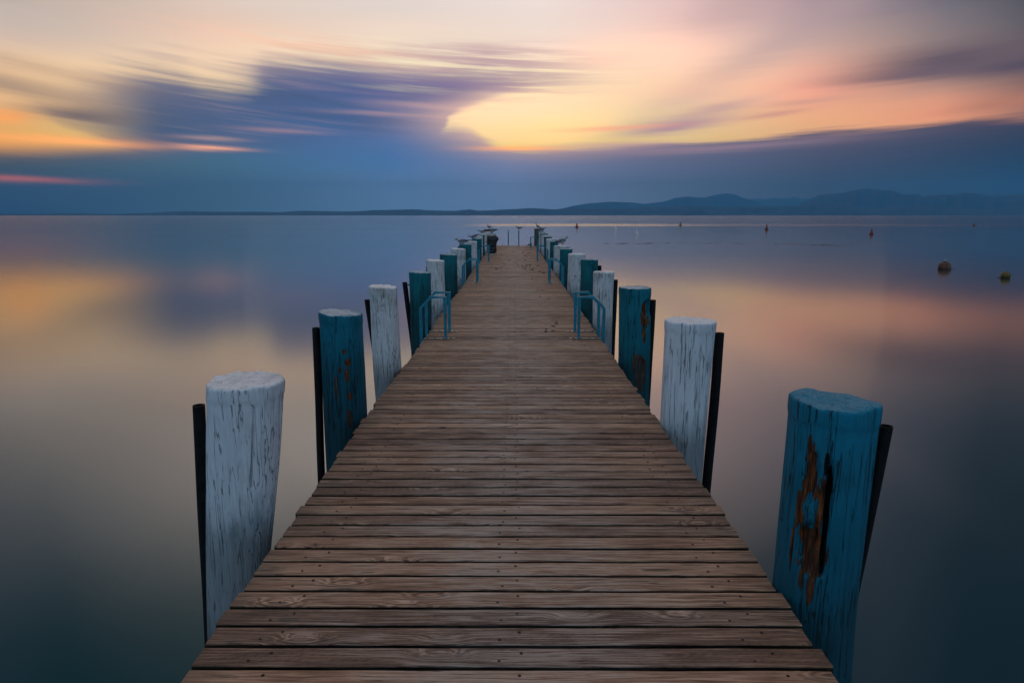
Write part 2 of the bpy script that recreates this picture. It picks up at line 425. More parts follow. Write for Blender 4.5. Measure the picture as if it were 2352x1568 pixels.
# ------------------------------------------------------------ pier materials
def wood_mat(name, c0, c1, c2, grain=70.0, plank=True):
    m, k, bs = new_mat(name)
    x, y, z = k.sep(objc(k))
    if plank:
        at = k.node('ShaderNodeAttribute', attribute_name='pid').outputs['Fac']
        pid = E_(k, at)
    else:
        pid = E_(k, k.node('ShaderNodeObjectInfo').outputs['Random'])
    w1 = k.node('ShaderNodeTexWhiteNoise', noise_dimensions='1D'); k.set(w1.inputs['W'], pid*17.3+.5)
    rnd = E_(k, w1.outputs['Value'])
    w2 = k.node('ShaderNodeTexWhiteNoise', noise_dimensions='1D'); k.set(w2.inputs['W'], pid*7.1+3.5)
    rnd2 = E_(k, w2.outputs['Value'])
    # knots: cells stretched along the board
    kv = k.xyz(x*1.7+rnd*40.0, y*5.5+rnd2*30.0, rnd*9.0)
    vo = k.node('ShaderNodeTexVoronoi', {'Vector': kv, 'Scale': 1.0, 'Randomness': 1.0})
    d = E_(k, vo.outputs['Distance'])
    knot = k.smooth(d, .05, .30, 1.0, 0.0)
    core = k.smooth(d, .02, .085, 1.0, 0.0)
    warp = k.noise(k.xyz(x*2.2+rnd*30.0, y*9.0, rnd*20.0), 1.0, 2, .5)
    bend = (warp-.5)*.028+knot*.045
    g1 = k.noise(k.xyz(x*3.6+rnd*50.0, (y+bend)*grain*1.8, z*grain+rnd*11.0), 1.0, 4, .65)
    g2 = k.noise(k.xyz(x*9.0+rnd*50.0, (y+bend)*grain*5.0, z*grain), 1.0, 2, .6)
    rings = k.m('SINE', d*95.0+warp*8.0)*knot*.5
    patch = k.noise(k.xyz(x*2.6, y*5.0, rnd*3.0), 1.0, 4, .6)
    v = (g1-.5)*1.0+(g2-.5)*.45+.46+rings*.30+(rnd-.5)*.24+(patch-.5)*.42
    col = k.ramp(v, [(.30, c0), (.47, c1), (.60, c2), (.8, tuple(min(1, q*1.5) for q in c2[:3])+(1,))])
    col = k.mix(rnd2*.55, col, k.mix(1.0, col, (1.12, .86, .68, 1), 'MULTIPLY'))
    # greyed, worn walking line and patches of silvered wood
    wear = k.smooth(k.m('ABSOLUTE', x+(patch-.5)*1.1-.05), .15, .95, 1.0, 0.0)
    silver = k.smooth(g1*.62+patch*.38+wear*.06, .50, .62)*(.22+wear*.33)
    col = k.mix(silver, col, (.46, .39, .34, 1) if plank else (.05, .045, .04, 1))
    col = k.mix(core*.75, col, (.03, .015, .008, 1))
    # dark cracks along the grain
    ck = k.noise(k.xyz(x*1.3+rnd*70.0, (y+bend)*60.0, 2.0), 1.0, 2, .5)
    crack = k.smooth(k.m('ABSOLUTE', ck-.5), .006, .022, 1.0, 0.0)*k.smooth(patch, .50, .60)
    col = k.mix(crack*.95, col, (.008, .008, .006, 1))
    # damp mossy ends
    ends = k.smooth(k.m('ABSOLUTE', x)+(patch-.5)*.5, .98, 1.22)
    col = k.mix(ends*.5*rnd, col, (.03, .035, .016, 1))
    k.set(bs.inputs['Base Color'], col)
    k.set(bs.inputs['Roughness'], .5+g1*.3-silver*.12)
    bs.inputs['Specular IOR Level'].default_value = .55
    bump(k, bs, g1*.8+g2*.6-crack*1.0+rings*.3-core*.5, .9, .006)
    return m
m_deck = wood_mat('weathered_plank', (.075, .037, .021, 1), (.250, .132, .080, 1), (.46, .280, .180, 1))
m_beam_shade = wood_mat('beam_and_gap_shade', (.003, .002, .002, 1), (.008, .006, .005, 1), (.016, .013, .010, 1), plank=False)  # near-black joists; on the board sides it is painted gap shade
[q for q in m_beam_shade.node_tree.nodes if q.type == 'BSDF_PRINCIPLED'][0].inputs['Specular IOR Level'].default_value = .15
def flat(name, col, rough=.6, metal=0.0, var=.35, sc_=20.0, bmp=.3):
    m, k, bs = new_mat(name)
    n = k.noise(objc(k), sc_, 4, .6)
    c2 = tuple(max(0, q*(1-var)) for q in col[:3])+(1,); c3 = tuple(min(1, q*(1+var)) for q in col[:3])+(1,)
    k.set(bs.inputs['Base Color'], k.ramp(n, [(.3, c2), (.7, c3)]))
    k.set(bs.inputs['Roughness'], rough+(n-.5)*.2)
    bs.inputs['Metallic'].default_value = metal
    if bmp: bump(k, bs, n, bmp, .004)
    return m
m_screw = flat('rusty_screw', (.03, .02, .016, 1), .5, .6)
m_steel = flat('galvanised_steel', (.42, .40, .36, 1), .38, .9, .3, 60)
m_black = flat('black_pipe', (.007, .0065, .007, 1), .5, 0, .7, 26, .8)
m_rail = flat('blue_rail_paint', (.004, .20, .29, 1), .42, 0, .25, 25)

k = NT(m_rail.node_tree); bs = [q for q in m_rail.node_tree.nodes if q.type == 'BSDF_PRINCIPLED'][0]
oc = objc(k); chip = k.smooth(k.noise(oc, 38, 5, .7)*.6+k.noise(oc, 5, 2, .5)*.4, .575, .60)
src = bs.inputs['Base Color'].links[0].from_socket
k.set(bs.inputs['Base Color'], k.mix(chip, src, (.06, .022, .010, 1)))

[q for q in m_black.node_tree.nodes if q.type == 'BSDF_PRINCIPLED'][0].inputs['Specular IOR Level'].default_value = .2

# ------------------------------------------------------------ pier
DZ = 1.0                                   # deck level above the lake
WL, WR = -1.183, 1.147                     # left and right deck edge
PW = .128                                  # board pitch
pier = empty('pier', (0, 18, 0))
props(pier, 'long straight brown plank pier running out over the lake', 'pier')
bm = bmesh.new(); pl = bm.verts.layers.float.new('pid')
y = .55; i = 0
while y < 36.75:
    near = y < 9
    nx = 56 if y < 5 else (24 if y < 9 else 4)
    gapw = .021+random.uniform(-.002, .003)
    w = PW-gapw
    xl = WL+random.uniform(-.014, .012)+.012*math.sin(y*.9); xr = WR+random.uniform(-.014, .010)
    dz = random.uniform(-.0011, .0011); sk = random.uniform(-.0012, .0012); cup = random.uniform(-.001, .0022)
    prof = [(0, -.034), (0, -.006), (.0015, -.0018), (.006, 0), (w*.33, -cup), (w*.67, -cup), (w-.006, 0), (w-.0015, -.0018), (w, -.006), (w, -.034)]
    rings = []
    for s in range(nx+1):
        x = xl+(xr-xl)*s/nx
        wob = .0022*noise.noise(Vector((x*3, y*5, 1))) if near else 0
        e1 = .0014*noise.noise(Vector((x*7, y*9, 4))) if near else 0
        e2 = .0014*noise.noise(Vector((x*7, y*9, 8))) if near else 0
        ring = []
        for q, (py_, pz_) in enumerate(prof):
            ey = e1 if q < 4 else (e2 if q > 5 else 0)
            v = bm.verts.new((x, y+py_+ey+sk*(x/1.2)-18, DZ+pz_+dz+(wob if q not in (0, 9) else 0)))
            v[pl] = i; ring.append(v)
        rings.append(ring)
    for a, b in zip(rings, rings[1:]):
        for q in range(len(prof)-1): bm.faces.new((a[q], a[q+1], b[q+1], b[q])).material_index = 2 if q in (0, 8) else 0  # board sides near-black: shade of the gaps put into their colour
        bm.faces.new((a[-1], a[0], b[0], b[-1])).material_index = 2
    bm.faces.new(rings[0]); bm.faces.new(rings[-1][::-1])
    if y < 16:
        for jx in (-.94, -.02, .92):
            for t in (0, 1):
                sx = jx+(.04 if t else -.04)+random.uniform(-.012, .012); sy = y+w*(.72 if t else .27)-18; zt = DZ+dz+.0006-cup*.8
                rr = .0062
                cv = [bm.verts.new((sx+rr*math.cos(u*math.pi/4), sy+rr*math.sin(u*math.pi/4), zt+.001)) for u in range(8)]
                ov = [bm.verts.new((sx+rr*1.35*math.cos(u*math.pi/4), sy+rr*1.35*math.sin(u*math.pi/4), zt-.004)) for u in range(8)]
                f = bm.faces.new(cv); f.material_index = 1
                for u in range(8):
                    bm.faces.new((ov[u], ov[(u+1) % 8], cv[(u+1) % 8], cv[u])).material_index = 1
    y += PW+random.uniform(-.0012, .0012); i += 1
yend = y
link('deck', bm, [m_deck, m_screw, m_beam_shade], pier, smooth=True, autosmooth=35)
for jx in (-1.10, -.94, -.02, .92, 1.06):
    bm = bmesh.new(); box(bm, jx-.045, jx+.045, -17.6, yend-18-.05, DZ-.22, DZ-.036, .004)
    link('joist', bm, m_beam_shade, pier, smooth=False)

# ------------------------------------------------------------ mooring posts
def paint_mat(name, base, under, ptype, patches=(), rough=.66, dirt=.5, top_worn=.6, fleck=.5):
    """old brush paint on a round timber: flakes, grain cracks, bare wood patches"""
    m, k, bs = new_mat(name)
    oc = objc(k); x, y, z = k.sep(oc)
    rnd = E_(k, k.node('ShaderNodeObjectInfo').outputs['Random'])
    off = rnd*37.0
    fib = k.noise(k.xyz(x*55.0+off, y*55.0, z*2.6), 1.0, 4, .65)
    fib2 = k.noise(k.xyz(x*130.0+off, y*130.0, z*9.0), 1.0, 3, .6)
    dash = k.noise(k.xyz(x*34.0+off, y*34.0+3.0, z*6.5), 1.0, 3, .7)
    blot = k.noise(k.xyz(x*5.0+off, y*5.0, z*3.0), 1.0, 4, .6)
    geo = k.node('ShaderNodeNewGeometry'); _, _, nz = k.sep(geo.outputs['Normal'])
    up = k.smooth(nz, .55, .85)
    clump = k.smooth(k.noise(k.xyz(x*7.0+off, y*7.0, z*2.2), 1.0, 2, .5), .44, .60)
    tone = k.ramp(fib*.45+blot*.55, [(.3, tuple(q*.66 for q in base[:3])+(1,)), (.5, base), (.72, tuple(min(1, q*1.22) for q in base[:3])+(1,))])
    # grey-green dirt; lower down the foot's painted contact shade and the damp waterline
    col = k.mix(k.smooth(blot+fib*.3, .62, .85)*dirt, tone, under)
    th = .69-fleck*.07
    sideonly = 1.0-up
    dark = k.smooth(dash+(blot-.5)*.22, th, th+.035)*sideonly
    dash2 = k.noise(k.xyz(x*75.0+off, y*75.0, z*11.0), 1.0, 2, .6)
    dark = k.m('MAXIMUM', dark, k.smooth(dash2+(blot-.5)*.3, th-.01, th+.04)*sideonly)
    long_ = k.noise(k.xyz(x*26.0+off, y*26.0+5.0, z*.9), 1.0, 3, .5)
    chk = k.smooth(k.m('ABSOLUTE', long_-.5), .004, .017, 1.0, 0.0)*k.smooth(fib2*.5+blot*.5, .44, .52)*sideonly
    # bare wood
    bare = None; hole = None
    ang = k.m('ARCTAN2', y, x)
    rag = (k.noise(k.xyz(x*60.0, y*60.0, z*11.0), 1.0, 3, .6)-.5)*5.5+(k.noise(k.xyz(x*22.0, y*22.0, z*6.0), 1.0, 2, .5)-.5)*6.0
    for (ta, tz, ra, rz, kind_) in patches:
        u = (ang-R(ta))/R(ra); v = (z-tz)/rz
        d = u*u+v*v*v*v*.5+v*v*.5+rag*(.55 if kind_ else .25)
        mk = k.smooth(d, .92, 1.0, 1.0, 0.0)
        if kind_ == 3:
            bare = bare*(1.0-mk); continue
        if kind_ == 0: hole = mk if hole is None else k.m('MAXIMUM', hole, mk)
        bare = mk if bare is None else k.m('MAXIMUM', bare, mk)
    gen = k.smooth(blot*.55+dash*.45, .64, .655)*sideonly
    wood = k.ramp(fib2*.5+fib*.5, [(.3, (.006, .003, .002, 1)), (.47, (.06, .020, .008, 1)), (.6, (.24, .075, .022, 1)), (.75, (.24, .15, .09, 1))])
    dark = dark*(.25+clump*.75)
    if ptype == 'teal':
        # sun-bleached top where birds perch
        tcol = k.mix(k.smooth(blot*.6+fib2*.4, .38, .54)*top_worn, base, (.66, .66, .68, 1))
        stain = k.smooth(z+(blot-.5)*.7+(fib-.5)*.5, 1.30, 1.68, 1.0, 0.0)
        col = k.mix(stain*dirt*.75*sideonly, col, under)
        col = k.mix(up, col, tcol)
        col = k.mix(gen*fleck, col, (.12, .085, .06, 1))
        col = k.mix(dark*.75, col, (.003, .012, .015, 1))
    else:
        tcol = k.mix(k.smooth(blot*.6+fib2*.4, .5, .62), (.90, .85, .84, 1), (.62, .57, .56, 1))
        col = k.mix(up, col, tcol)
        col = k.mix(dark*.85, col, (.045, .038, .036, 1))
        col = k.mix(gen*.35, col, (.16, .13, .11, 1))
    col = k.mix(chk*(.8 if ptype == 'teal' else .6), col, (.02, .022, .026, 1) if ptype == 'white' else (.008, .010, .012, 1))
    hh = fib*.7+fib2*.35-dark*.5-chk*.9+blot*.5
    if bare is not None:
        bare = bare*sideonly
        col = k.mix(bare, col, wood)
        if hole is not None: col = k.mix(hole, col, (.003, .002, .002, 1))
        hh = hh-bare*1.4
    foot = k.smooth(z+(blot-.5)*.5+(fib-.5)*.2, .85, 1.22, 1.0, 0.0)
    col = k.mix(foot*.6, col, (.012, .040, .048, 1))  # contact shade near the deck, painted into the post colour
    wet = k.smooth(z+(blot-.5)*.3, .15, .55, 1.0, 0.0)
    col = k.mix(wet*.75, col, (.012, .016, .012, 1))
    # cut top: rings, radial checks and grime
    rad = k.m('SQRT', x*x+y*y)
    lump = k.noise(k.xyz(x*26.0+off, y*26.0, 1.0), 1.0, 5, .7)
    rg = k.m('SINE', rad*330.0+lump*9.0)
    tl = k.smooth(lump+rg*.03, .50, .66)*up
    col = k.mix(tl*.55, col, tuple(q*.45 for q in base[:3])+(1,))
    k.set(bs.inputs['Base Color'], col)
    hh = hh+up*(lump*1.5+rg*.10)
    k.set(bs.inputs['Roughness'], rough+(fib-.5)*.25)
    bs.inputs['Specular IOR Level'].default_value = .25
    bump(k, bs, hh, .9, .009)
    return m
TEAL = (.004, .19, .225, 1); WHITE = (.70, .70, .72, 1)
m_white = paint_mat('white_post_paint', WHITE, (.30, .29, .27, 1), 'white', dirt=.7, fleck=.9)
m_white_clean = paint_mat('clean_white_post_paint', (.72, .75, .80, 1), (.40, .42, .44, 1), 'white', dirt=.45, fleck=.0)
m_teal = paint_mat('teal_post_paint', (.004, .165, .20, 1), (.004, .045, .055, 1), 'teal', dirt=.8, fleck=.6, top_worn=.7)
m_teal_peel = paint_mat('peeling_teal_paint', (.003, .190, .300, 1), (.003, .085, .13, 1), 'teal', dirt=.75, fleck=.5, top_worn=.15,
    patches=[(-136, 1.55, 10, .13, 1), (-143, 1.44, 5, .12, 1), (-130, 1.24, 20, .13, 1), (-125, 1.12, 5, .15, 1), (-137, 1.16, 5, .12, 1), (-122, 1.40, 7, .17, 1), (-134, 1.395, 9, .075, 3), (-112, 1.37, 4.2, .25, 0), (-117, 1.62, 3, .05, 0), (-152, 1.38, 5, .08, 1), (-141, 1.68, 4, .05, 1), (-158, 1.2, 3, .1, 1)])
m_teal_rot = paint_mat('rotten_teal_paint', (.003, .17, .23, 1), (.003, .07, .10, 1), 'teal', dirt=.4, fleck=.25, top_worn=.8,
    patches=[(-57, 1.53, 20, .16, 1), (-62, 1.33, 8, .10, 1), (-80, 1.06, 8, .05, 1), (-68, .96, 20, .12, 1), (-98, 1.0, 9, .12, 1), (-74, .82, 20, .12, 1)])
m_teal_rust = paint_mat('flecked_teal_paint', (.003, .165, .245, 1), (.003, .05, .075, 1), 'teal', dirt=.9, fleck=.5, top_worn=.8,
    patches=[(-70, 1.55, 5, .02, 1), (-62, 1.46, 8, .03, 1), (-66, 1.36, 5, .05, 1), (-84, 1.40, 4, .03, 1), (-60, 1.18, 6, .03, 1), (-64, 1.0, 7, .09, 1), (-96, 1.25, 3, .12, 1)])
m_brown = wood_mat('bare_pile_wood', (.035, .024, .02, 1), (.11, .08, .07, 1), (.20, .16, .14, 1), plank=False, grain=26)

def post(name, label, x, y, top, r, mat, group, lean=(0, 0), rb=None, seg=40, rings=30, tilt=0.0, cracks=(), notch=(), cap=.004, seed=0, flat_top=0.0):
    """round timber post standing in the lake; its origin is where it meets the water"""
    bm = bmesh.new(); rb = rb or r*.95
    zs = [-1.2, -.3, .1, .5]
    n = rings
    zs += [.5+(top-.5)*(q+1)/n for q in range(n-1)]
    x -= lean[0]*(top-DZ); y -= lean[1]*(top-DZ)
    def radius(t, z):
        h = (z-.2)/(top-.2)
        rr = rb+(r-rb)*max(0, min(1, h))
        c, s = math.cos(t), math.sin(t)
        rr += .030*r/.17*noise.noise(Vector((c*.9, s*.9, z*.8+seed*5)))
        rr += .0035*noise.noise(Vector((c*7, s*7, z*1.6+seed*3)))
        rr += .0020*noise.noise(Vector((c*24, s*24, z*2.5+seed*3)))
        for (ta, z0, z1, dep, wd) in cracks:
            da = abs((t-R(ta)+math.pi) % (2*math.pi)-math.pi)*r
            da += .006*noise.noise(Vector((z*9, ta, 2)))
            f = max(0, 1-abs(da)/wd)
            e = min(1, max(0, (z-z0)/.05))*min(1, max(0, (z1-z)/.05))
            rr -= dep*f*e
        for (ta, zc, ra, rz, dep) in notch:
            da = ((t-R(ta)+math.pi) % (2*math.pi)-math.pi)/R(ra); dz_ = (z-zc)/rz
            q = da*da+dz_*dz_+.5*noise.noise(Vector((c*14, s*14, z*7)))
            if q < 1: rr -= dep*min(1, (1-q)*2.2)*(1+.5*noise.noise(Vector((c*40, s*40, z*5))))
        hc = .085+.02*noise.noise(Vector((c*2, s*2, seed)))
        rr += cap*max(0, min(1, (z-(top-hc))/.012))
        return rr
    er = .016
    prof = [(z, 1, 0) for z in zs if z < top-er*1.3]+[(top-er+er*math.sin(a), None, er*(1-math.cos(a))) for a in (0, R(25), R(50), R(72), R(90))]
    rings_ = []
    for z, _, inset in prof:
        ring = []
        for j in range(seg):
            t = 2*math.pi*j/seg
            rr = radius(t, min(z, top-er))-inset
            zz = z
            if z > top-.12:
                zz += tilt*math.cos(t)*rr+(.010*noise.noise(Vector((math.cos(t)*2.2, math.sin(t)*2.2, seed)))+.004*noise.noise(Vector((math.cos(t)*9, math.sin(t)*9, seed))))*(z-top+.12)/.12
            hl = (z-DZ)
            ring.append(bm.verts.new((rr*math.cos(t)+lean[0]*hl, rr*math.sin(t)+lean[1]*hl, zz)))
        rings_.append(ring)
    ztop = top
    for f in (.75, .5, .25):
        ring = []
        for j in range(seg):
            v = rings_[len(prof)-1][j].co; t = 2*math.pi*j/seg
            ctr = Vector((lean[0]*(ztop-DZ), lean[1]*(ztop-DZ), ztop))
            p = ctr.lerp(v, f)
            p.z += .006*(1-f)+.007*noise.noise(Vector((p.x*18+seed, p.y*18, 1)))
            ring.append(bm.verts.new(p))
        rings_.append(ring)
    for a, b in zip(rings_, rings_[1:]):
        for j in range(seg): bm.faces.new((a[j], a[(j+1) % seg], b[(j+1) % seg], b[j]))
    bm.faces.new(rings_[-1])
    o = link(name, bm, mat, None, (x, y, 0), smooth=True, autosmooth=50)
    return props(o, label, 'mooring post', group)

GP = 'painted timber posts along both sides of the pier'
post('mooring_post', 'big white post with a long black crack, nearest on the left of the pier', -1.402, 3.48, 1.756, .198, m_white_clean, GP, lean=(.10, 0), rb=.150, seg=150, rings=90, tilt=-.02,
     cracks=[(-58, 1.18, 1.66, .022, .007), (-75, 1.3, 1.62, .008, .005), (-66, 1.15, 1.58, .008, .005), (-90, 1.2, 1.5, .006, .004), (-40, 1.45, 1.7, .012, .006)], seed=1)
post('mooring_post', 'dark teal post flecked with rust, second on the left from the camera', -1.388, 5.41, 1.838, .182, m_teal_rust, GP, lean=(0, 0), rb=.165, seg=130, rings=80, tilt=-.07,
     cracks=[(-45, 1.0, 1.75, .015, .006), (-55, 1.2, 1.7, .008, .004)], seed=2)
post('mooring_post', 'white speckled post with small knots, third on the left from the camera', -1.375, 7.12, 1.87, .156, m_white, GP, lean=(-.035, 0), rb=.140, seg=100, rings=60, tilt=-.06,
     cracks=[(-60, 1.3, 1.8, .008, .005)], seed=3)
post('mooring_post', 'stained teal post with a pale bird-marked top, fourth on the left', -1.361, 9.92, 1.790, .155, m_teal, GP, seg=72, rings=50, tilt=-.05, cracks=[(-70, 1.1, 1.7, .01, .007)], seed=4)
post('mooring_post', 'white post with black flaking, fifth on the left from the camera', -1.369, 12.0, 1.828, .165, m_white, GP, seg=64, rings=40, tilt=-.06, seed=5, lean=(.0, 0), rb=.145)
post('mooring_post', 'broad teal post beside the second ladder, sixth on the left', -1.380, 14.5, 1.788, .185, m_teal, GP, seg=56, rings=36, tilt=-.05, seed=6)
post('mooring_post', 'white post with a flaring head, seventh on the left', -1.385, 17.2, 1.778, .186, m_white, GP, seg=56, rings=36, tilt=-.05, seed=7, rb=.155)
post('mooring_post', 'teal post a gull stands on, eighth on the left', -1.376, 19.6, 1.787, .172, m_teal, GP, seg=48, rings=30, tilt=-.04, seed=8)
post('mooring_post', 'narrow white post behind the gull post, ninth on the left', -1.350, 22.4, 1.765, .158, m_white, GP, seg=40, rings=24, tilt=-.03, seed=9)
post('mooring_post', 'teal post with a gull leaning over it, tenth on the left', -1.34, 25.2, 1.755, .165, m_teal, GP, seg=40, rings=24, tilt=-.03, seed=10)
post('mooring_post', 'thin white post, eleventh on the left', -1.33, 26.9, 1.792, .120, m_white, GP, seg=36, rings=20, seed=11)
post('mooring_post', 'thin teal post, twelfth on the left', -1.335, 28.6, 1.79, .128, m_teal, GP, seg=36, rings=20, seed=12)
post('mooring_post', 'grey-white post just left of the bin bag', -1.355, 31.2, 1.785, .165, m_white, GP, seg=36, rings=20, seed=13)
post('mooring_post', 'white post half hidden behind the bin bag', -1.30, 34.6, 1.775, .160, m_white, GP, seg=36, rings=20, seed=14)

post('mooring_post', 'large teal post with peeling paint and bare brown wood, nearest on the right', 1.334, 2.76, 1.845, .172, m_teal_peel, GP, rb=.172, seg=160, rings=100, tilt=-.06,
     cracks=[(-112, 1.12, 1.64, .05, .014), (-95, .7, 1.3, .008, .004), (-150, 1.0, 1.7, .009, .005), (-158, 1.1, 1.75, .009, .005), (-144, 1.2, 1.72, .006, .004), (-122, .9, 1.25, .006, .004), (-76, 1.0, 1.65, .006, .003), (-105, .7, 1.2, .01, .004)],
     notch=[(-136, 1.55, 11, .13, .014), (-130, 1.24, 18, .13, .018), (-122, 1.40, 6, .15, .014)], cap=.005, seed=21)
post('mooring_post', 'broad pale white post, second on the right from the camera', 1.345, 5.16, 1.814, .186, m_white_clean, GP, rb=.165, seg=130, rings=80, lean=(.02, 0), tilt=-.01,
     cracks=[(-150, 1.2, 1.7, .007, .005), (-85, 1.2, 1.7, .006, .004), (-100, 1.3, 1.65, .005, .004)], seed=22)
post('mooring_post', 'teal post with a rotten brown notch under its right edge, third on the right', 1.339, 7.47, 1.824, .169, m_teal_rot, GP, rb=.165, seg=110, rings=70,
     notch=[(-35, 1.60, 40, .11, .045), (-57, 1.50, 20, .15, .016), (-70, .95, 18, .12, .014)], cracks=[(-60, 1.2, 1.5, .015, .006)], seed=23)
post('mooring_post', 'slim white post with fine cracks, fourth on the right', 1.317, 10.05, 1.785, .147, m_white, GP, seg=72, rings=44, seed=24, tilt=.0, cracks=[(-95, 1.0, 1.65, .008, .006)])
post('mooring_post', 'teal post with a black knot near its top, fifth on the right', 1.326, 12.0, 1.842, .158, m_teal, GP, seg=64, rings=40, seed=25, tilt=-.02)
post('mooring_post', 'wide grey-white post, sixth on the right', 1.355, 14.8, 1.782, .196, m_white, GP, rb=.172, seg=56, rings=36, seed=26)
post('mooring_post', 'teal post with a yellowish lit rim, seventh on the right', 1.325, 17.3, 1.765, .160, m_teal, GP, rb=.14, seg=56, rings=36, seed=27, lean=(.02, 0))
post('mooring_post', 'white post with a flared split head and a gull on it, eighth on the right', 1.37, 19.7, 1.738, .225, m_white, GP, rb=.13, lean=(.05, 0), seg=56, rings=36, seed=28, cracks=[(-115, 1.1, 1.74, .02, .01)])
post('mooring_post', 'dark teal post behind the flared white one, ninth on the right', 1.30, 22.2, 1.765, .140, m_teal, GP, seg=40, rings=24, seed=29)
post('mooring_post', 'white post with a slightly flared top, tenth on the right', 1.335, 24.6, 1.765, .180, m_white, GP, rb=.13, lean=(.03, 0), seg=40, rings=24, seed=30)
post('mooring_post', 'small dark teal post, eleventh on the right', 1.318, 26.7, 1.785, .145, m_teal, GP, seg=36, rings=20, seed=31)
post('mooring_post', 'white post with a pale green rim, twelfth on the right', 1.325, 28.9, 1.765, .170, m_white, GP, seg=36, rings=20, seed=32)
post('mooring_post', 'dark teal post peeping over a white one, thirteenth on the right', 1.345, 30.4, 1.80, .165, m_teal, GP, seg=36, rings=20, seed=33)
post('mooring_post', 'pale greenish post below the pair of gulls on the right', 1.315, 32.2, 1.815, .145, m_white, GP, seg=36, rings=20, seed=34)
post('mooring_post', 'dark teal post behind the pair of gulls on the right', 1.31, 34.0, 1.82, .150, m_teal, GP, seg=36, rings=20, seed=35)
GB = 'bare brown piles at the far end of the pier'
post('wooden_pile', 'bare brown pile at the far left end behind the bin bag', -1.36, 36.6, 1.86, .215, m_brown, GB, seg=36, rings=20, seed=36, cap=0)
post('wooden_pile', 'tall bare brown pile at the far right end of the pier', 1.24, 36.9, 1.885, .150, m_brown, GB, seg=36, rings=20, seed=37, cap=0)

# ------------------------------------------------ black pipes behind the posts
GK = 'black pipes standing on the outer side of the posts'
def pipe(label, x, y, top, lx=0.0, r=.031, bend=0.0):
    bm = bmesh.new(); pts = []
    n = 14
    for q in range(n+1):
        z = -1+(top+1)*q/n
        pts.append(Vector((lx*(z-top)+bend*math.sin(z*2.1)+.004*noise.noise(Vector((z*2, x, y))), .004*noise.noise(Vector((z*2, y, x))), z)))
    seg = 20; o_, i_ = [], []
    for q, p in enumerate(pts):
        o_.append([bm.verts.new(p+Vector((math.cos(2*math.pi*j/seg)*r, math.sin(2*math.pi*j/seg)*r, 0))) for j in range(seg)])
    ri = r*.82
    i_ = [[bm.verts.new(p+Vector((math.cos(2*math.pi*j/seg)*ri, math.sin(2*math.pi*j/seg)*ri, 0))) for j in range(seg)] for p in (pts[-1], pts[-2], pts[-3])]
    for a, b in zip(o_, o_[1:]):
        for j in range(seg): bm.faces.new((a[j], a[(j+1) % seg], b[(j+1) % seg], b[j]))
    seq = [o_[-1]]+i_
    for a, b in zip(seq, seq[1:]):
        for j in range(seg): bm.faces.new((a[j], a[(j+1) % seg], b[(j+1) % seg], b[j]))
    o = link('pipe', bm, m_black, None, (x, y, 0), autosmooth=40)
    return props(o, label, 'pipe', GK)
pipe('open black pipe against the nearest white post on the left', -1.655, 3.46, 1.62, .035)
pipe('open black pipe against the second post on the left', -1.592, 5.42, 1.71, .015)
pipe('leaning black pipe behind the third white post on the left', -1.585, 7.35, 1.70, -.10, bend=.004)
pipe('black pipe leaning out from the fourth post on the left', -1.60, 10.0, 1.632, -.10, r=.036)
pipe('rusty pipe tip behind the fifth post on the left', -1.54, 12.25, 1.695, 0, r=.034)
pipe('rusty pipe tip behind the eighth post on the left', -1.58, 19.9, 1.71, 0, r=.036)
pipe('dark pipe tip behind the tenth post on the left', -1.56, 25.4, 1.70, 0, r=.05)
pipe('open black pipe leaning behind the peeling teal post on the right', 1.612, 2.84, 1.705, .10, r=.028)
pipe('black pipe with a ragged edge against the second post on the right', 1.605, 5.24, 1.70, .035, r=.037, bend=.006)
pipe('black pipe beside the rotten teal post on the right', 1.535, 7.50, 1.68, .02, r=.036)
pipe('black pipe beside the fourth white post on the right', 1.505, 10.1, 1.66, .015, r=.036)
pipe('short black pipe behind the fifth teal post on the right', 1.515, 12.1, 1.725, 0, r=.038)

bm = bmesh.new(); tube(bm, [(-1.60, 9.96, 1.60), (-1.50, 9.94, 1.60)], .008, 8)
lathe(bm, [(0, 0), (.018, 0), (.018, .012), (0, .012)], 6, (-1.555, 9.95, 1.594))
props(link('bolt', bm, m_screw), 'rusty bolt joining the leaning black pipe to the fourth left post', 'bolt')

# ------------------------------------------------------------ ladders
def ladder(label, side, y0, y1, wi, wm, wo, group='blue swimming ladders on the pier', h=.575, hc=.41, r=.0245):
    t = empty('pier_ladder', (side*wo, (y0+y1)/2, DZ))
    props(t, label, 'ladder', group)
    ox, oy = side*wo, (y0+y1)/2
    for yy_ in (y0, y1):
        bm = bmesh.new()
        pts = [(wi, 0.002), (wi, h-r), (wm, h-r), (wo, hc), (wo, -1.6)]
        tube(bm, [(side*a-ox, yy_-oy, z) for a, z in pts], r, 4, square=True)
        bmesh.ops.bevel(bm, geom=[e for e in bm.edges if len(e.link_faces) == 2 and e.calc_face_angle(0) > 1.2], offset=.004, segments=2, affect='EDGES')
        link('handrail', bm, m_rail, t, smooth=False)
        bm = bmesh.new()
        x0_, x1_ = sorted((side*(wi-.12)-ox, side*(wo-.03)-ox))
        box(bm, x0_, x1_, yy_-oy-.020, yy_-oy+.020, .003, .011, .002)
        bp = link('base_plate', bm, m_steel, t, smooth=False)
        for q in range(4):
            bm = bmesh.new(); bx_ = x0_+.05+(x1_-x0_-.10)*q/3
            lathe(bm, [(0, .018), (.008, .018), (.010, .015), (.010, .011), (0, .011)], 6, (bx_, yy_-oy, 0))
            link('bolt', bm, m_screw, bp, smooth=False)
    for q in range(5):
        bm = bmesh.new(); z = -.25-q*.28
        tube(bm, [(0, y0-oy+.02, z), (0, y1-oy-.02, z)], .016, 10)
        link('rung', bm, m_rail, t)
